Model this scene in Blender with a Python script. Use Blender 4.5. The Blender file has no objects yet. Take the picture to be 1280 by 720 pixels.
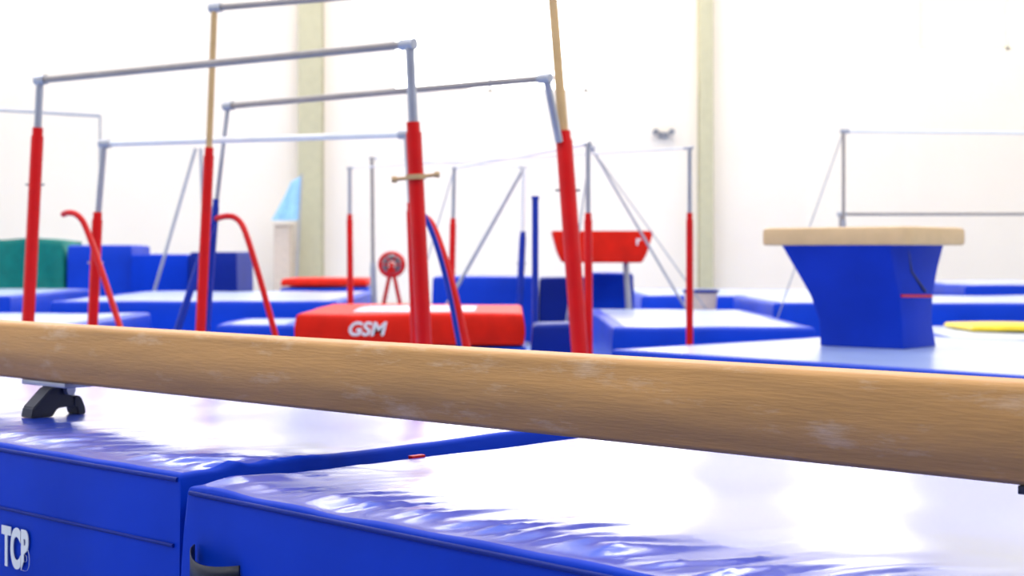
import bpy, bmesh, math, random
from mathutils import Vector, Matrix, noise
random.seed(7)
S = bpy.context.scene
S.view_settings.view_transform = 'Standard'
COL = S.collection

# ---------------------------------------------------------------- materials
def lin(c):
    return tuple(((v/255)/12.92 if v/255 <= .04045 else ((v/255+.055)/1.055)**2.4) for v in c)+(1,)

def mat(name, rgb, rough=.5, metal=0, noise_scale=8, var=.12, bump=0, bscale=60, coat=0, crough=.25, stretch=(1,1,1), spec=.5, ior=1.5, chalk=None):
    m = bpy.data.materials.new(name); m.use_nodes = True
    nt = m.node_tree; b = nt.nodes['Principled BSDF']
    tc = nt.nodes.new('ShaderNodeTexCoord')
    mp = nt.nodes.new('ShaderNodeMapping'); mp.inputs['Scale'].default_value = stretch
    nt.links.new(tc.outputs['Object'], mp.inputs[0])
    n = nt.nodes.new('ShaderNodeTexNoise'); n.inputs['Scale'].default_value = noise_scale
    n.inputs['Detail'].default_value = 4
    nt.links.new(mp.outputs[0], n.inputs['Vector'])
    r = nt.nodes.new('ShaderNodeValToRGB')
    c = lin(rgb)
    r.color_ramp.elements[0].position = .3; r.color_ramp.elements[1].position = .7
    r.color_ramp.elements[0].color = tuple(v*(1-var) for v in c[:3])+(1,)
    r.color_ramp.elements[1].color = tuple(min(1, v*(1+var)) for v in c[:3])+(1,)
    nt.links.new(n.outputs[0], r.inputs[0])
    out = r.outputs[0]
    if chalk:   # chalk / wear smudges in the suede
        n3 = nt.nodes.new('ShaderNodeTexNoise'); n3.inputs['Scale'].default_value = 5; n3.inputs['Detail'].default_value = 8
        n3.inputs['Roughness'].default_value = .7
        m3 = nt.nodes.new('ShaderNodeMapping'); m3.inputs['Scale'].default_value = (.8,3,3)
        nt.links.new(tc.outputs['Object'], m3.inputs[0]); nt.links.new(m3.outputs[0], n3.inputs['Vector'])
        r3 = nt.nodes.new('ShaderNodeValToRGB'); r3.color_ramp.elements[0].position=.55; r3.color_ramp.elements[1].position=.78
        r3.color_ramp.elements[1].color=(.5,.5,.5,1)
        nt.links.new(n3.outputs[0], r3.inputs[0])
        mx = nt.nodes.new('ShaderNodeMix'); mx.data_type='RGBA'
        nt.links.new(r3.outputs[0], mx.inputs['Factor']); nt.links.new(out, mx.inputs[6]); mx.inputs[7].default_value=lin(chalk)
        out = mx.outputs[2]
    nt.links.new(out, b.inputs['Base Color'])
    b.inputs['Roughness'].default_value = rough; b.inputs['Metallic'].default_value = metal
    b.inputs['Specular IOR Level'].default_value = spec; b.inputs['IOR'].default_value = ior
    if coat:
        b.inputs['Coat Weight'].default_value = coat; b.inputs['Coat Roughness'].default_value = crough
    if bump:
        n2 = nt.nodes.new('ShaderNodeTexNoise'); n2.inputs['Scale'].default_value = bscale
        nt.links.new(mp.outputs[0], n2.inputs['Vector'])
        bp = nt.nodes.new('ShaderNodeBump'); bp.inputs['Strength'].default_value = bump
        bp.inputs['Distance'].default_value = .01
        nt.links.new(n2.outputs[0], bp.inputs['Height']); nt.links.new(bp.outputs[0], b.inputs['Normal'])
        if coat: nt.links.new(bp.outputs[0], b.inputs['Coat Normal'])
    return m

def emis(name, rgb, st):
    m = bpy.data.materials.new(name); m.use_nodes = True
    nt = m.node_tree; nt.nodes.clear()
    o = nt.nodes.new('ShaderNodeOutputMaterial'); e = nt.nodes.new('ShaderNodeEmission')
    e.inputs[0].default_value = lin(rgb); e.inputs[1].default_value = st
    nt.links.new(e.outputs[0], o.inputs[0]); return m

M = dict(
 wall=mat('wall_paint', (254,240,222), .8, noise_scale=.4, var=.03),
 sidewall=mat('side_wall_paint', (245,242,236), .8, noise_scale=.4, var=.03),
 farwall=mat('front_wall_darkened', (70,84,112), .8, noise_scale=.4, var=.05),  # unseen wall behind camera, coloured dark so mat sides reflect less
 ceil=mat('ceiling_paint', (240,240,240), .9, var=.03),
 floor=mat('floor_carpet', (150,175,220), .4, noise_scale=2, var=.1),
 blue=mat('blue_vinyl', (0,62,200), .3, noise_scale=3, var=.08, bump=.04, bscale=9, spec=.8, coat=1, crough=.22),
 bside=mat('blue_vinyl_side', (0,56,186), .5, noise_scale=3, var=.1, bump=.15, bscale=5, spec=.12),
 bluem=mat('blue_vinyl_mid', (0,60,190), .45, noise_scale=2, var=.12, bump=.04, bscale=6, spec=.2, coat=.1, crough=.22),
 glaretop=mat('vinyl_glare_top', (190,210,246), .3, noise_scale=1.5, var=.12, bump=.05, bscale=5, spec=.7, coat=.8, crough=.2),  # blue mat tops: white glare painted into the base colour
 navy=mat('navy_vinyl', (0,34,132), .5, noise_scale=3, var=.1, spec=.2),
 vblue=mat('vault_vinyl', (0,48,174), .55, noise_scale=3, var=.1, spec=.15),
 red=mat('red_paint', (216,10,4), .4, var=.08, spec=.35),
 redv=mat('red_vinyl', (228,30,2), .55, var=.1, spec=.2),
 teal=mat('teal_vinyl', (0,120,108), .5, var=.15, spec=.3),
 yellow=mat('yellow_vinyl', (245,208,30), .5),
 silver=mat('galvanised_steel', (178,178,182), .38, .6, var=.08),
 white=mat('white_paint', (240,238,232), .5, var=.03),
 rail=mat('fibreglass_rail', (160,150,142), .45, .2, var=.1),
 gold=mat('varnished_upright', (205,168,115), .4, .1, var=.1),
 black=mat('black_plastic', (16,20,40), .45, var=.1),
 strut=mat('blue_steel', (4,46,160), .4, .1),
 suede=mat('beam_suede', (204,148,78), .62, noise_scale=4, var=.14, bump=.14, bscale=34, stretch=(.6,6,6), spec=.45, coat=.2, crough=.4, chalk=(245,225,195)),
 tan=mat('vault_suede', (212,178,130), .65, var=.06),
 pillar=mat('pillar_paint', (198,190,154), .7, var=.05),
 wood=mat('plywood', (222,200,176), .6, var=.08, stretch=(1,1,6)),
 lblue=mat('light_blue_cloth', (165,215,245), .7),
 grey=mat('grey_plastic', (130,130,135), .5),
 frame=mat('window_frame', (240,235,225), .5, var=.03),
 pane=emis('window_daylight', (255,253,248), 7),
 panew=emis('window_sunlit', (255,250,208), 1.6),
 lamp=emis('fill_diffuser', (255,252,245), 3),  # glow of the added overhead lamps
)

# ---------------------------------------------------------------- helpers
def obj(name, me, m=None, parent=None, smooth=False):
    o = bpy.data.objects.new(name, me); COL.objects.link(o)
    if m: me.materials.append(m)
    if parent: o.parent = parent
    if smooth:
        for p in me.polygons: p.use_smooth = True
    return o

def empty(name, loc=(0,0,0)):
    e = bpy.data.objects.new(name, None); e.location = loc; e.empty_display_size = .1
    COL.objects.link(e); return e

def box(name, x0,x1,y0,y1,z0,z1, m, parent=None, bevel=0, seg=3, frame=None):
    bm = bmesh.new(); bmesh.ops.create_cube(bm, size=1)
    for v in bm.verts:
        v.co = Vector(((v.co.x)*(x1-x0), v.co.y*(y1-y0), v.co.z*(z1-z0)))
    if bevel: bmesh.ops.bevel(bm, geom=bm.edges[:], offset=bevel, segments=seg, profile=.5, affect='EDGES')
    me = bpy.data.meshes.new(name); bm.to_mesh(me); bm.free()
    o = obj(name, me, m, parent)
    loc = Vector(((x0+x1)/2,(y0+y1)/2,(z0+z1)/2))
    W = Matrix.Translation(loc)
    if frame is not None: W = frame @ W
    if parent: W = Matrix.Translation(-parent.location) @ W
    o.matrix_basis = W
    if bevel:
        for p in me.polygons: p.use_smooth = True
        me.set_sharp_from_angle(angle=math.radians(50))
    return o

def tube_bm(bm, p0, p1, r0, r1=None, seg=16):
    r1 = r0 if r1 is None else r1
    p0 = Vector(p0); p1 = Vector(p1); d = p1-p0
    q = d.to_track_quat('Z','Y').to_matrix().to_4x4()
    bmesh.ops.create_cone(bm, cap_ends=True, segments=seg, radius1=r0, radius2=r1, depth=d.length,
                          matrix=Matrix.Translation((p0+p1)/2) @ q)

def tubes(name, lst, m, parent=None):
    bm = bmesh.new(); off = parent.location if parent else Vector((0,0,0))
    for t in lst:
        tube_bm(bm, Vector(t[0])-off, Vector(t[1])-off, *t[2:])
    me = bpy.data.meshes.new(name); bm.to_mesh(me); bm.free()
    for p in me.polygons: p.use_smooth = True
    me.set_sharp_from_angle(angle=math.radians(50))
    return obj(name, me, m, parent)

def bent(name, pts, r, m, parent=None):
    off = parent.location if parent else Vector((0,0,0))
    cu = bpy.data.curves.new(name,'CURVE'); cu.dimensions='3D'; cu.bevel_depth=r; cu.bevel_resolution=4; cu.use_fill_caps=True
    sp = cu.splines.new('NURBS'); sp.points.add(len(pts)-1)
    for i,p in enumerate(pts): sp.points[i].co = tuple(Vector(p)-off)+(1,)
    sp.use_endpoint_u=True; sp.order_u=3; sp.resolution_u=8
    t = bpy.data.objects.new('tmp',cu); COL.objects.link(t)
    me = bpy.data.meshes.new_from_object(t.evaluated_get(bpy.context.evaluated_depsgraph_get()))
    bpy.data.objects.remove(t)
    me.materials.clear()
    return obj(name, me, m, parent, True)

def text_mesh(name, s, size, m, parent, W, ext=.001, shear=0, bold=.03):
    cu = bpy.data.curves.new(name,'FONT'); cu.body=s; cu.size=size; cu.extrude=ext; cu.offset=size*bold; cu.shear=shear
    t = bpy.data.objects.new('tmp',cu); COL.objects.link(t)
    bpy.context.view_layer.update()
    me = bpy.data.meshes.new_from_object(t.evaluated_get(bpy.context.evaluated_depsgraph_get()))
    bpy.data.objects.remove(t)
    me.materials.clear()
    o = obj(name, me, m, parent); o.matrix_basis = W; return o

def frame_from(corner, xdir, z=0):
    x = Vector((xdir[0],xdir[1],0)).normalized(); y = Vector((0,0,1)).cross(x)
    R = Matrix((x,y,Vector((0,0,1)))).transposed().to_4x4()
    return Matrix.Translation(Vector((corner[0],corner[1],z))) @ R

def soft_mat(name, F, L, W, H, m, step=.05, r=.03, wr=0, puff=.008, seed=0, parent=None, sag=.004, top_m=None, border=.05):
    """vinyl covered foam mat: rounded top, gathered wrinkles along the y=0 edge, real geometry"""
    def axis(T):
        a=[0,.15*r,.4*r,r]; n=max(2,int((T-2*r)/step))
        a+=[r+(T-2*r)*i/n for i in range(1,n)]
        a+=[T-r,T-.4*r,T-.15*r,T]
        if top_m: a+=[border,T-border]
        return sorted(a)
    xs=axis(L); ys=axis(W)
    def drop(d):
        return 0 if d>=r else r-math.sqrt(max(0,r*r-(r-d)**2))
    def top(x,y):
        z=H-max(drop(min(x,L-x)),drop(min(y,W-y)))
        z+=sag*noise.noise(Vector((x*1.3+seed,y*1.3,seed)))
        if wr:
            # gathers: short creases running slantwise away from the sewn front edge
            q=x*10+1.0*noise.noise(Vector((x*1.2,y*1.5,seed)))-y*4.5
            a=noise.noise(Vector((q,y*1.6,seed+3)));  b=noise.noise(Vector((q*2.0,y*2.6,seed+12)))
            a=max(0,1-abs(a)*2.8)**1.5; b=max(0,1-abs(b)*2.8)**1.5
            patch=max(.3,.65+.9*noise.noise(Vector((x*1.8,y*1.0,seed+20))))
            f=min(1,max(0,y-.03)/.07)*math.exp(-((max(0,y-.03)/.26)**2))
            z+=wr*f*(a+.5*b)*patch
            z+=wr*.35*math.exp(-((y/.8)**2))*noise.noise(Vector((x*5+seed,y*2.2,1)))
            z+=wr*.16*noise.noise(Vector((x*2+y*4+seed,y*2,7)))
            # pucker along the side seam too
            e=min(x,L-x); z+=wr*.35*min(1,max(0,e-.02)/.05)*math.exp(-(e/.12)**2)*noise.noise(Vector((y*14,e*3,seed)))
        return z
    bm=bmesh.new()
    g=[[bm.verts.new((x,y,top(x,y))) for y in ys] for x in xs]
    nx,ny=len(xs),len(ys)
    for i in range(nx-1):
        for j in range(ny-1):
            fc=bm.faces.new((g[i][j],g[i+1][j],g[i+1][j+1],g[i][j+1]))
            if top_m and xs[i]>=border-1e-4 and xs[i+1]<=L-border+1e-4 and ys[j]>=border-1e-4 and ys[j+1]<=W-border+1e-4: fc.material_index=1
    ring=[(i,0) for i in range(nx)]+[(nx-1,j) for j in range(1,ny)]+[(i,ny-1) for i in range(nx-2,-1,-1)]+[(0,j) for j in range(ny-2,0,-1)]
    prev=[g[i][j] for i,j in ring]
    rows=6
    for k in range(1,rows+1):
        f=k/rows; cur=[]
        for (i,j) in ring:
            x,y=xs[i],ys[j]; nxn=(-1 if i==0 else 1 if i==nx-1 else 0); nyn=(-1 if j==0 else 1 if j==ny-1 else 0)
            b=puff*math.sin(math.pi*f)
            b+=(.004*noise.noise(Vector((x*4,y*4,f*2+seed))) if wr else 0)*math.sin(math.pi*f)
            cur.append(bm.verts.new((x+nxn*b,y+nyn*b,(H-r)*(1-f))))
        n=len(ring)
        for a in range(n):
            bm.faces.new((prev[a],cur[a],cur[(a+1)%n],prev[(a+1)%n]))
        prev=cur
    bm.faces.new(prev[::-1])
    bmesh.ops.recalc_face_normals(bm,faces=bm.faces[:])
    me=bpy.data.meshes.new(name); bm.to_mesh(me); bm.free()
    o=obj(name,me,m,parent,True); me.set_sharp_from_angle(angle=math.radians(60))
    if top_m: me.materials.append(top_m)
    o.matrix_basis=F; return o

# ---------------------------------------------------------------- room
box('floor',-13,13,-7,25.2,-.1,0,M['floor'])
box('ceiling',-13,13,-7,25.2,8,8.15,M['ceil'])
box('wall_left',-13.2,-13,-7,25.2,0,8,M['sidewall'])
box('wall_right',13,13.2,-7,25.2,0,8,M['sidewall'])
box('wall_front',-13,13,-7.2,-7,0,8,M['farwall'])
wins=[(-1.95,2.80,3.57,7.4,'pane'),(4.78,6.38,4.15,7.4,'pane'),(6.62,11.0,4.25,7.4,'panew'),(-9.3,-3.7,5.15,7.4,'pane')]  # high left window is out of view, added for glare on the left mat
wb=empty('wall_back',(0,25.1,0))
xs=sorted(wins); cx=-13
for i,w in enumerate(xs):
    box('wall_panel_%d'%i,cx,w[0],25,25.2,0,8,M['wall'],wb)
    box('wall_sill_%d'%i,w[0],w[1],25,25.2,0,w[2],M['wall'],wb)
    box('wall_lintel_%d'%i,w[0],w[1],25,25.2,w[3],8,M['wall'],wb)
    cx=w[1]
box('wall_panel_end',cx,13,25,25.2,0,8,M['wall'],wb)
for i,w in enumerate(wins):
    e=empty('window_%d'%(i+1),((w[0]+w[1])/2,25.1,(w[2]+w[3])/2))
    box('pane',w[0]+.002,w[1]-.002,25.12,25.14,w[2]+.002,w[3]-.002,M[w[4]],e)
    n=max(1,round((w[1]-w[0])/1.6))
    for k in range(n+1):
        x=w[0]+.03+(w[1]-w[0]-.06)*k/n
        box('mullion_%d'%k,x-.028,x+.028,25.06,25.118,w[2]+.002,w[3]-.002,M['frame'],e)
    for k,z in enumerate((w[2]+.03,w[3]-.03)):
        box('rail_%d'%k,w[0]+.06,w[1]-.06,25.06,25.118,z-.028,z+.028,M['frame'],e)
for x0,x1 in ((-3.44,-3.06),(3.02,3.24),(-9.9,-9.6),(11.3,11.6)):
    e=empty('wall_column',((x0+x1)/2,24.85,0))
    box('web',(x0+x1)/2-.02,(x0+x1)/2+.02,24.74,24.96,0,8,M['pillar'],e)
    box('flange_front',x0,x1,24.70,24.74,0,8,M['pillar'],e)
    box('flange_back',x0,x1,24.96,25.0,0,8,M['pillar'],e)
box('baseboard_back',-13,13,24.97,25,0,.12,M['grey'])
e=empty('emergency_light',(2.46,24.9,2.86))
box('case',2.38,2.54,24.9,25,2.82,2.9,M['grey'],e,bevel=.01)
tubes('heads',[((2.33,24.86,2.91),(2.33,24.94,2.91),.05),((2.59,24.86,2.91),(2.59,24.94,2.91),.05),
               ((2.33,24.92,2.91),(2.59,24.92,2.89),.012)],M['grey'],e)

for i,x in enumerate((-8,-2.7,2.7,8)):  # unseen lamps added to brighten room and back wall, right row tinted warm
    for j,y in enumerate((-1,5,11,17,22)):
        e=empty('fill_lamp',(x,y,7.6))
        box('housing',x-1.25,x+1.25,y-.45,y+.45,7.62,7.74,M['white'],e)
        tubes('hangers',[((x-1,y,7.74),(x-1,y,8),.01),((x+1,y,7.74),(x+1,y,8),.01)],M['grey'],e)
        L=bpy.data.lights.new('fill_light','AREA'); L.shape='RECTANGLE'; L.size=2.3; L.size_y=.8
        L.energy=148*(.85 if y>=17 else 1); L.color=(1,.98,.95) if x<6 else (1,.94,.80)
        lo=bpy.data.objects.new('fill_light',L); COL.objects.link(lo); lo.parent=e; lo.location=(0,0,-.01)
        box('diffuser',x-1.2,x+1.2,y-.42,y+.42,7.605,7.619,M['lamp'],e)
W=bpy.data.worlds.new('sky'); S.world=W; W.use_nodes=True
W.node_tree.nodes['Background'].inputs[0].default_value=(.9,.95,1,1)
W.node_tree.nodes['Background'].inputs[1].default_value=1.0

# ---------------------------------------------------------------- balance beam
u=Vector((-.7363,.6767,0)); nrm=Vector((.6767,.7363,0))
FB=frame_from((.788+.065*.6767,2.363+.065*.7363),(-u.x,-u.y))
beam=empty('balance_beam',(0,0,0))
prof=[]
def arc(cx,cz,r,a0,a1,n=6):
    for k in range(n+1):
        a=math.radians(a0+(a1-a0)*k/n); prof.append((cx+r*math.cos(a),cz+r*math.sin(a)))
arc(.052-.018,.748-.018,.018,0,90); arc(-.052+.018,.748-.018,.018,90,180)
prof.append((-.062,.70)); prof.append((-.0655,.668)); prof.append((-.062,.625))
arc(-.052+.014,.588+.014,.014,180,270); arc(.052-.014,.588+.014,.014,270,360)
prof.append((.062,.625)); prof.append((.0655,.668)); prof.append((.062,.70))
bm=bmesh.new(); rings=[]
N=60
for i in range(N+1):
    x=-3.95+5.0*i/N
    s=.96 if i in(0,N) else 1
    rings.append([bm.verts.new((x,p[0]*s,.668+(p[1]-.668)*s)) for p in prof])
for i in range(N):
    a,b=rings[i],rings[i+1]
    for k in range(len(prof)):
        bm.faces.new((a[k],a[(k+1)%len(prof)],b[(k+1)%len(prof)],b[k]))
bm.faces.new(rings[0]); bm.faces.new(rings[-1])
bmesh.ops.recalc_face_normals(bm,faces=bm.faces[:])
me=bpy.data.meshes.new('beam_body'); bm.to_mesh(me); bm.free()
o=obj('beam_body',me,M['suede'],beam,True); me.set_sharp_from_angle(angle=math.radians(40)); o.matrix_basis=FB
def leg(xc,zt,tag,pm):
    def P(x,y,z): return FB@Vector((xc+x,y,z))
    box('bracket_'+tag,xc-.14,xc+.09,-.045,.045,.574,.588,M[pm],beam,frame=FB,bevel=.002)
    tubes('leg_'+tag,[(P(-.05,0,.565),P(.05,0,.565),.014),(P(0,0,.572),P(0,-.03,zt+.055),.016),(P(0,.0,.572),P(0,.03,zt+.05),.013)],M['silver'],beam)
    for k,pts in enumerate(([(.02,.05),(-.02,.085),(-.05,.08),(-.105,.028),(-.112,0),(-.045,0),(-.03,.022),(.02,.026)],
                            [(.02,.05),(.02,.026),(.03,.02),(.035,0),(.06,0),(.058,.02),(.045,.05),(.03,.055)])):
        bm=bmesh.new(); n=len(pts)
        A=[bm.verts.new(P(-.03,y,zt+z)) for y,z in pts]; B=[bm.verts.new(P(.03,y,zt+z)) for y,z in pts]
        bm.faces.new(A); bm.faces.new(B)
        for q in range(n): bm.faces.new((A[q],A[(q+1)%n],B[(q+1)%n],B[q]))
        bmesh.ops.recalc_face_normals(bm,faces=bm.faces[:])
        bmesh.ops.bevel(bm,geom=bm.edges[:],offset=.003,segments=2,affect='EDGES')
        me=bpy.data.meshes.new('foot'); bm.to_mesh(me); bm.free(); obj('foot_%s_%d'%(tag,k),me,M['black'],beam)
leg(-2.86,.492,'a','silver'); leg(.12,.472,'b','black')

# ---------------------------------------------------------------- front mats
FL=frame_from((-.690,3.20),(-u.x,-u.y)) @ Matrix.Translation((-3.0,0,0))
lm=soft_mat('landing_mat',FL,3.0,2.0,.49,M['bside'],step=.012,r=.012,wr=.017,seed=4,puff=.012,top_m=M['blue'],border=.014)
for k,z in enumerate((.34,.10)):
    b=tubes('piping_%d'%k,[((0.01,-.011,z),(2.99,-.011,z),.004)],M['navy']); b.parent=lm
b=tubes('edge_welt',[((0.01,-.001,.476),(2.99,-.001,.476),.005)],M['navy']); b.parent=lm
text_mesh('lettering','TCB',.125,M['white'],lm,Matrix.Translation((2.305,-.018,.212)) @ Matrix.Rotation(math.radians(90),4,'X') @ Matrix.Diagonal((.52,1,1,1)),bold=.04)
a=math.radians(-3.0); d=Vector((.7363*math.cos(a)-(-.6767)*math.sin(a), .7363*math.sin(a)+(-.6767)*math.cos(a)))
FR=frame_from((-.668,3.167),(d.x,d.y))
rm=soft_mat('landing_mat',FR,3.2,2.0,.47,M['bside'],step=.012,r=.012,wr=.021,seed=11,puff=.012,top_m=M['blue'],border=.014)
b=tubes('edge_welt',[((0.01,-.001,.456),(3.19,-.001,.456),.005)],M['navy']); b.parent=rm
b=tubes('side_welt',[((-.001,.01,.46),(-.001,1.99,.46),.005)],M['navy']); b.parent=rm
box('tag',-.004,.010,.60,.64,.455,.476,M['red'],None,frame=None).parent=rm
bm=bmesh.new(); prev=None; n=16
for i in range(n+1):
    t=i/n; x=.045+.16*t; y=-.012-.042*math.sin(math.pi*t)**.7; z=.335-.02*t-.012*math.sin(math.pi*t)
    w=.022
    c=[bm.verts.new((x,y,z-w)),bm.verts.new((x,y,z+w)),bm.verts.new((x,y-.004,z+w)),bm.verts.new((x,y-.004,z-w))]
    if prev:
        for k in range(4): bm.faces.new((prev[k],prev[(k+1)%4],c[(k+1)%4],c[k]))
    else: bm.faces.new(c)
    prev=c
bm.faces.new(prev[::-1]); bmesh.ops.recalc_face_normals(bm,faces=bm.faces[:])
me=bpy.data.meshes.new('handle'); bm.to_mesh(me); bm.free(); obj('handle',me,M['black'],rm,True)

# ---------------------------------------------------------------- uneven bars
def bars(name,origin,rails,posts,braces,cables=(),rail_r=.02,rail_m='rail'):
    e=empty(name,origin)
    for i,(a,b) in enumerate(rails):
        tubes('rail_%d'%i,[(a,b,rail_r)],M[rail_m if isinstance(rail_m,str) else rail_m[i]],e)
    cl=[]
    for a,b in rails:
        d=(Vector(b)-Vector(a)).normalized(); q=rail_r*1.45
        cl+=[(Vector(a)-d*.03,Vector(a)+d*.05,q),(Vector(b)-d*.05,Vector(b)+d*.03,q)]
    tubes('rail_clamps',cl,M['silver'],e)
    for i,(top,mid,bot,mt,ms,rs) in enumerate(posts):
        top=Vector(top);mid=Vector(mid);bot=Vector(bot)
        tubes('upright_%d'%i,[(top+(mid-top)*-.01,mid+(bot-mid)*.05,rs*.62)],M[mt],e)
        tubes('sleeve_%d'%i,[(mid,bot+Vector((0,0,.03)),rs)],M[ms],e)
        tubes('collar_%d'%i,[(mid,mid+(mid-bot).normalized()*.05,rs*.85),],M[ms],e)
        k=(bot-mid).normalized()
        if rs==.038:
            q=mid+k*.215
            tubes('lock_clamp_%d'%i,[(q+Vector((-.10,0,-.012)),q+Vector((.11,0,.012)),.009),(q+k*-.012,q+k*.012,rs*1.3),
                 (q+Vector((-.115,0,-.012)),q+Vector((-.09,0,-.012)),.016),(q+Vector((.09,0,.012)),q+Vector((.115,0,.012)),.015)],M['gold'],e)
        elif rs>.0335:
            q=mid+k*.28
            tubes('lock_pin_%d'%i,[(q+Vector((-rs*1.5,0,0)),q+Vector((rs*1.5,0,0)),.007)],M['rail'],e)
        box('foot_%d'%i,bot.x-.12,bot.x+.12,bot.y-.12,bot.y+.12,0,.03,M['silver'],e)
    for i,(pts,m,r) in enumerate(braces): bent('brace_%d'%i,pts,r,M[m],e)
    if cables: tubes('cables',[(a,b,.006,.006,8) for a,b in cables],M['silver'],e)
    return e
AhL=(-2.735,8.9,1.95); AhR=(-.493,7.4,1.955); AlL=(-2.656,10.0,1.66); AlR=(-.63,9.2,1.66)
e=bars('uneven_bars',(-1.6,8.8,0),[(AhL,AhR),(AlL,AlR)],
 [(AhL,(-2.75,8.9,1.625),(-2.83,8.9,0),'silver','red',.036),
  (AhR,(-.474,7.4,1.53),(-.40,7.4,0),'silver','red',.038),
  (AlL,(-2.70,10.0,1.165),(-2.75,10.0,0),'silver','red',.034),
  (AlR,(-.60,9.2,1.2),(-.56,9.2,0),'silver','red',.033)],
 [([(-2.92,10.0,1.20),(-2.88,9.95,1.215),(-2.80,9.9,1.20),(-2.74,9.9,1.12),(-2.46,9.75,.4),(-2.30,9.6,0)],'red',.020),
  ([(-.52,8.3,1.16),(-.46,8.3,1.14),(-.41,8.25,1.06),(-.30,8.2,.72),(-.14,8.1,0)],'red',.024),
  ([(-.45,7.9,1.14),(-.40,8.0,1.04),(-.29,8.0,.6),(-.2,8.0,0)],'strut',.014)],rail_m=('rail','white'))
BhL=(-1.823,9.41,2.45); BhR=(.22,8.6,2.48); BlL=(-1.849,10.0,1.905); BlR=(.188,8.4,1.905)
e=bars('uneven_bars',(-.8,9.2,0),[(BhL,BhR),(BlL,BlR)],
 [(BhL,(-1.857,9.41,1.545),(-1.93,9.41,0),'gold','red',.032),
  (BhR,(.288,8.5,1.575),(.40,8.45,0),'gold','red',.046),
  (BlL,(-1.93,10.0,1.25),(-2.02,10.0,0),'silver','strut',.024)],
 [([(-1.93,10.0,1.17),(-1.84,9.9,1.195),(-1.76,9.9,1.17),(-1.70,9.85,1.07),(-1.54,9.8,.55),(-1.40,9.8,0)],'red',.020),
  ([(-1.93,9.9,1.14),(-2.03,9.9,.85),(-2.3,9.9,0)],'strut',.024)])
tubes('low_upright',[(BlR,(.26,8.46,1.56),.022)],M['silver'],e)
bars('uneven_bars',(0,12.7,0),[((-.536,14.3,1.74),(.554,11.2,1.743))],
 [((-.536,14.3,1.74),(-.55,14.3,1.22),(-.575,14.3,0),'silver','red',.03),
  ((.554,11.2,1.743),(.555,11.2,1.19),(.56,11.2,0),'silver','red',.03)],[],
 cables=[((.554,11.2,1.74),(.60,12.4,0)),((-.536,14.3,1.74),(-1.1,15.3,0))],rail_r=.012,rail_m='white')
bars('uneven_bars',(-.1,12.1,0),[((-1.411,13.35,1.687),(1.249,10.8,1.687))],
 [((-1.411,13.35,1.687),(-1.411,13.35,1.235),(-1.40,13.35,0),'silver','red',.027),
  ((1.249,10.8,1.687),(1.249,10.8,1.18),(1.249,10.8,0),'silver','red',.025)],[],rail_r=.007,rail_m='white')
e=bars('horizontal_bar',(-.3,15.8,0),[((.123,15.8,1.83),(-1.45,15.9,1.93))],
 [((.123,15.8,1.83),(.11,15.8,1.12),(.06,15.8,0),'white','strut',.035),
  ((-1.45,15.9,1.93),(-1.44,15.9,.8),(-1.42,15.9,0),'rail','silver',.032)],[],
 cables=[],rail_r=.008,rail_m='white')
tubes('stay',[((.123,15.8,1.83),(-.9,15.8,0),.02)],M['silver'],e)
e=empty('spotting_rig',(1.3,15.2,0))
tubes('stays',[((.78,15.2,2.0),(1.95,15.2,0),.013),((.78,15.2,2.0),(2.2,15.2,0),.007),((.74,15.2,2.03),(.82,15.2,1.97),.03),((.78,15.2,2.0),(.5,15.2,0),.010)],M['silver'],e)
e=empty('spotting_rig',(-4.6,18.5,0))
tubes('frame',[((-3.81,18.5,2.21),(-4.45,18.5,0),.02),((-3.75,18.5,2.21),(-3.75,18.9,0),.02),((-6.3,18.5,2.68),(-4.96,18.5,2.6),.02),((-4.96,18.5,2.6),(-4.98,18.5,0),.014),((-6.3,18.5,2.68),(-6.3,18.5,0),.014)],M['silver'],e)
bars('uneven_bars',(4.5,14,0),[((3.0,13.9,2.05),(5.6,14.2,2.05)),((3.06,14.3,1.31),(5.7,14.6,1.32))],
 [((3.0,13.9,2.05),(3.0,13.9,1.2),(3.0,13.9,0),'rail','silver',.026),
  ((5.6,14.2,2.05),(5.6,14.2,1.2),(5.6,14.2,0),'rail','silver',.03),
  ((5.7,14.6,1.32),(5.7,14.6,.9),(5.7,14.6,0),'rail','silver',.03),
  ((3.06,14.3,1.31),(3.06,14.3,.9),(3.06,14.3,0),'rail','silver',.026)],[],
 cables=[((3.0,13.9,2.05),(2.35,14.3,0))],rail_r=.015,rail_m=('white','rail'))

# ---------------------------------------------------------------- mid mats
def rmat(name,x0,x1,y0,y1,z0,z1,m='bluem',r=.03,rot=0,seed=0,top='glaretop',border=.10):
    F=Matrix.Translation((x0,y0,z0))@Matrix.Rotation(math.radians(rot),4,'Z')
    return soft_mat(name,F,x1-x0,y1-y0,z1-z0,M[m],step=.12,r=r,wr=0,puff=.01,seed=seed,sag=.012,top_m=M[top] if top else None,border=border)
rmat('landing_mat',-4.3,-1.62,14.3,18,0,.5,seed=1)
rmat('landing_mat',-2.35,-1.72,12.2,13.4,0,.38,seed=2)
rmat('landing_mat',-4.6,-3.2,10.9,13.6,0,.42,seed=22)
rmat('landing_mat',-1.50,.10,10.5,12.6,0,.31,seed=3,top=None)
rd=rmat('crash_mat',-1.477,.08,10.5,12.5,.322,.535,'redv',seed=5,border=.35)
text_mesh('lettering','GSM',.13,M['white'],rd,Matrix.Translation((.35,-.013,.065))@Matrix.Rotation(math.radians(90),4,'X'),shear=.25)
rmat('foam_block',.13,.42,9.7,10.1,0,.495,'navy',seed=6,top=None)
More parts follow.
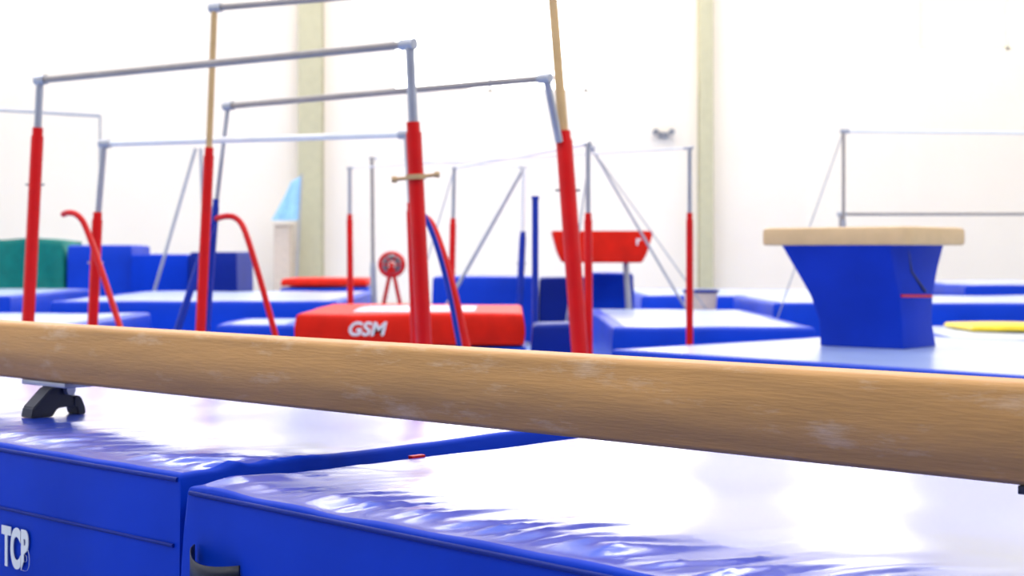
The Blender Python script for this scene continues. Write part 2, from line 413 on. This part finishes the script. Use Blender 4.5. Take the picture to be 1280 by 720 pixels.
e=empty('blue_post',(.154,10.3,0)); tubes('pole',[((.154,10.3,0),(.156,10.3,1.31),.022),((.156,10.3,1.31),(.156,10.3,1.33),.027)],M['strut'],e); box('base',.12,.23,10.22,10.38,0,.02,M['strut'],e)
rmat('landing_mat',.75,2.25,11.4,15,0,.4,seed=7)
g=Vector((.745,.666)); f=Vector((.666,-.745))
F0=frame_from((.36,8.77),(f.x,f.y)); soft_mat('landing_mat',F0,4.5,3.3,.34,M['bluem'],step=.1,r=.03,seed=8,top_m=M['glaretop'],border=.08)
F1=Matrix.Translation((0,0,.343))@frame_from((.58,8.9),(f.x,f.y))
soft_mat('floor_mat',F1,3.6,2.6,.047,M['bluem'],step=.1,r=.012,seed=9,sag=.001,puff=.002,top_m=M['glaretop'],border=.07)
box('yellow_tape',1.0,2.3,-.16,-.06,.0,.008,M['yellow'],None,frame=F1)
rmat('landing_mat',3.3,6.2,11.4,13.6,0,.3,seed=10)
rmat('yellow_mat',3.75,4.5,12.5,13.3,.312,.35,'yellow',r=.01,top=None)
rmat('landing_mat',2.6,6.5,15.3,18,0,.45,seed=12)
rmat('landing_mat',1.6,5.2,19,22.5,0,.42,seed=13)
rmat('landing_mat',5.6,8.5,19,22.5,0,.55,seed=23)
rmat('foam_block',-.83,.25,16.1,17.2,0,.70,'bluem',seed=14,top=None)
rmat('foam_block',.30,.82,16.1,17.0,0,.69,'navy',seed=15,top=None)
rmat('foam_block',.84,1.27,16.1,17.0,0,.74,'bside',seed=16,top=None)
rmat('foam_block',-2.87,-1.78,19,20,0,.52,'bluem',seed=17,top=None)
rmat('folded_mat',-2.85,-1.80,19,20,.54,.63,'redv',seed=18,top=None)
rmat('foam_block',-5.78,-4.95,20,21,0,1.05,'bluem',seed=19,top=None)
rmat('foam_block',-4.93,-4.2,19.9,21,0,.93,'bside',seed=20,top=None)
rmat('foam_block',-4.15,-3.55,19.8,21,0,.96,'navy',seed=21,top=None)
rmat('landing_mat',-6.6,-4.9,15,18,0,.53,seed=24)
bm=bmesh.new(); nx=60; nz=16; rows=[]
for i in range(nx+1):
    x=-8.2+2.35*i/nx; col=[]
    top=1.12+.08*noise.noise(Vector((x*1.5,0,3)))
    for k in range(nz+1):
        t=k/nz
        col.append((x+.03*noise.noise(Vector((x*3,t*2,1))),20+.22*noise.noise(Vector((x*4,t*1.2,5)))*t,max(0,top*(1-t))))
    col=[(x,20.9,0),(x,20.9,top)]+col
    rows.append([bm.verts.new(c) for c in col])
for i in range(nx):
    for k in range(len(rows[0])-1):
        bm.faces.new((rows[i][k],rows[i+1][k],rows[i+1][k+1],rows[i][k+1]))
bm.faces.new(rows[0]); bm.faces.new(rows[-1][::-1])
bmesh.ops.recalc_face_normals(bm,faces=bm.faces[:])
me=bpy.data.meshes.new('covered_mat_stack'); bm.to_mesh(me); bm.free(); obj('covered_mat_stack',me,M['teal'],None,True)
def crate(name,x0,x1,y0,y1,z1):
    e=empty(name,((x0+x1)/2,(y0+y1)/2,0))
    box('body',x0+.02,x1-.02,y0+.02,y1,0.02,z1-.03,M['wood'],e)
    box('top',x0,x1,y0,y1,z1-.03,z1,M['wood'],e,bevel=.005)
    box('plinth',x0+.03,x1-.03,y0+.04,y1-.02,0,.02,M['black'],e)
    box('door',x0+.01,x1-.01,y0,y0+.02,.06,z1-.05,M['wood'],e)
crate('wooden_cabinet',-3.76,-3.50,24.2,24.65,1.40)
e=empty('hanging_flag',(-3.5,24.1,0))
tubes('pole',[((-3.40,24.1,0),(-3.30,24.1,2.2),.015),((-3.44,24.1,.0),(-3.36,24.1,.02),.1)],M['silver'],e)
bm=bmesh.new(); rows=[]
for i in range(13):
    t=i/12; z=2.16-.70*t; w=.16+.26*t**1.2
    rows.append([bm.verts.new((-3.31-.05*t-w*(j/8),24.1+.04*math.sin(j*1.4+t*2)*t,z-.10*j/8*(1-t))) for j in range(9)])
for i in range(12):
    for j in range(8): bm.faces.new((rows[i][j],rows[i][j+1],rows[i+1][j+1],rows[i+1][j]))
me=bpy.data.meshes.new('cloth'); bm.to_mesh(me); bm.free(); c=obj('cloth',me,M['lblue'],None,True); c.parent=e; c.location=-Vector(e.location)
e=empty('vault_trainer',(.91,15.65,0))
bm=bmesh.new()
secs=[(.85,.40,.2),(.95,.45,.22),(1.13,.50,.24),(1.17,.51,.24)]
R=[[bm.verts.new((sx*hx,sy*hy,z)) for sx,sy in((-1,-1),(1,-1),(1,1),(-1,1))] for z,hx,hy in secs]
for a,b in zip(R,R[1:]):
    for k in range(4): bm.faces.new((a[k],a[(k+1)%4],b[(k+1)%4],b[k]))
bm.faces.new(R[0][::-1]); bm.faces.new(R[-1])
bmesh.ops.bevel(bm,geom=[x for x in bm.edges],offset=.012,segments=2,affect='EDGES')
me=bpy.data.meshes.new('body'); bm.to_mesh(me); bm.free(); obj('body',me,M['redv'],e)
tubes('stand',[((.91-.3,15.5,0),(.91-.25,15.6,.86),.025),((.91+.3,15.5,0),(.91+.25,15.6,.86),.025),((.91-.3,15.78,0),(.91-.25,15.75,.86),.025),((.91+.3,15.78,0),(.91+.25,15.75,.86),.025),((.61,15.6,.3),(1.21,15.6,.3),.015)],M['silver'],e)
text_mesh('lettering','r',.13,M['white'],e,Matrix.Translation((.33,-.262,1.03))@Matrix.Rotation(math.radians(90),4,'X'))
e=empty('cable_reel',(-1.33,17,0))
def torus(name,c,R0,r,m,par):
    bm=bmesh.new(); n=32; rr=[]
    for i in range(n):
        a=2*math.pi*i/n; rr.append([bm.verts.new((c[0]+(R0+r*math.cos(b))*math.cos(a),c[1]+r*math.sin(b),c[2]+(R0+r*math.cos(b))*math.sin(a))) for b in [2*math.pi*k/8 for k in range(8)]])
    for i in range(n):
        for k in range(8): bm.faces.new((rr[i][k],rr[i][(k+1)%8],rr[(i+1)%n][(k+1)%8],rr[(i+1)%n][k]))
    bmesh.ops.recalc_face_normals(bm,faces=bm.faces[:])
    me=bpy.data.meshes.new(name); bm.to_mesh(me); bm.free(); obj(name,me,m,par,True)
torus('rim_front',(0,-.08,.82),.13,.018,M['red'],e); torus('rim_back',(0,.08,.82),.13,.018,M['red'],e); torus('cable_coil',(0,0,.82),.075,.035,M['grey'],e)
tubes('stand',[((-1.33,16.9,.82),(-1.33,17.1,.82),.02),((-1.33,16.9,.82),(-1.5,16.9,0),.015),((-1.33,16.9,.82),(-1.16,16.9,0),.015),((-1.33,17.1,.82),(-1.5,17.1,0),.015),((-1.33,17.1,.82),(-1.16,17.1,0),.015)]+
 [((-1.33,16.92,.82),(-1.33+.13*math.cos(q),16.92,.82+.13*math.sin(q)),.008) for q in (0,1.05,2.1,3.14,4.2,5.24)],M['red'],e)
e=empty('storage_bin',(2.15,17.5,0))
tubes('tub',[((2.15,17.5,0),(2.15,17.5,.5),.15,.19,20)],M['wood'],e); tubes('rim',[((2.15,17.5,.5),(2.15,17.5,.53),.205)],M['navy'],e)

# ---------------------------------------------------------------- vault table
v=empty('vault_table',(2.15,9.25,.39))
fd=Vector((.743,-.669,0)); gd=Vector((.669,.743,0))
def sec(c,a,b,z,r=.05,n=4):
    out=[]
    for sx,sy,a0 in((-1,-1,180),(1,-1,270),(1,1,0),(-1,1,90)):
        for k in range(n+1):
            q=math.radians(a0+90*k/n)
            x=sx*(a-r)+r*math.cos(q); y=sy*(b-r)+r*math.sin(q)
            p=Vector((c[0],c[1],0))+fd*x+gd*y; out.append(Vector((p.x,p.y,z))-v.location)
    return out
def loft(name,S_,m,smooth=True):
    bm=bmesh.new(); R=[[bm.verts.new(p) for p in s] for s in S_]
    n=len(R[0])
    for a,b in zip(R,R[1:]):
        for k in range(n): bm.faces.new((a[k],a[(k+1)%n],b[(k+1)%n],b[k]))
    bm.faces.new(R[0][::-1]); bm.faces.new(R[-1]); bmesh.ops.recalc_face_normals(bm,faces=bm.faces[:])
    me=bpy.data.meshes.new(name); bm.to_mesh(me); bm.free(); o=obj(name,me,m,v,True); me.set_sharp_from_angle(angle=math.radians(45)); return o
key=[(.0,(2.2,9.234),.275,.21),(.25,(2.185,9.24),.275,.19),(.5,(2.165,9.255),.295,.215),(.75,(2.14,9.27),.325,.275),(1,(2.12,9.286),.36,.34)]
zz=[.392+.602*k[0] for k in key]
loft('pedestal',[sec(k[1],k[2],k[3],z,.012,2) for k,z in zip(key,zz)],M['vblue'])
C=(2.12,9.28)
loft('padded_top',[sec(C,.485,.355,.994,.05),sec(C,.497,.367,1.002,.055),sec(C,.50,.37,1.02,.06),sec(C,.50,.37,1.075,.06),sec(C,.494,.364,1.093,.055),sec(C,.475,.345,1.102,.05)],M['tan'])
def onv(x,y,z,c): p=Vector((c[0],c[1],0))+fd*x+gd*y; return (p.x,p.y,z)
tubes('pad_zip',[(onv(.352,-.10,.96,(2.12,9.286)),onv(.325,-.06,.84,(2.14,9.27)),.007),(onv(.325,-.06,.84,(2.14,9.27)),onv(.302,.10,.72,(2.165,9.255)),.007)],M['black'],v)
tubes('pad_strap',[(onv(.297,-.19,.70,(2.165,9.255)),onv(.297,.19,.69,(2.165,9.255)),.008)],M['red'],v)

# ---------------------------------------------------------------- camera
cd=bpy.data.cameras.new('camera'); cam=bpy.data.objects.new('camera',cd); COL.objects.link(cam)
cam.location=(0,0,.95); cam.rotation_euler=(math.radians(90),0,0)
cd.lens=54; cd.sensor_width=36; cd.shift_y=-44/1280; cd.clip_end=100
cd.dof.use_dof=True; cd.dof.focus_distance=3.0; cd.dof.aperture_fstop=5.0
S.camera=cam
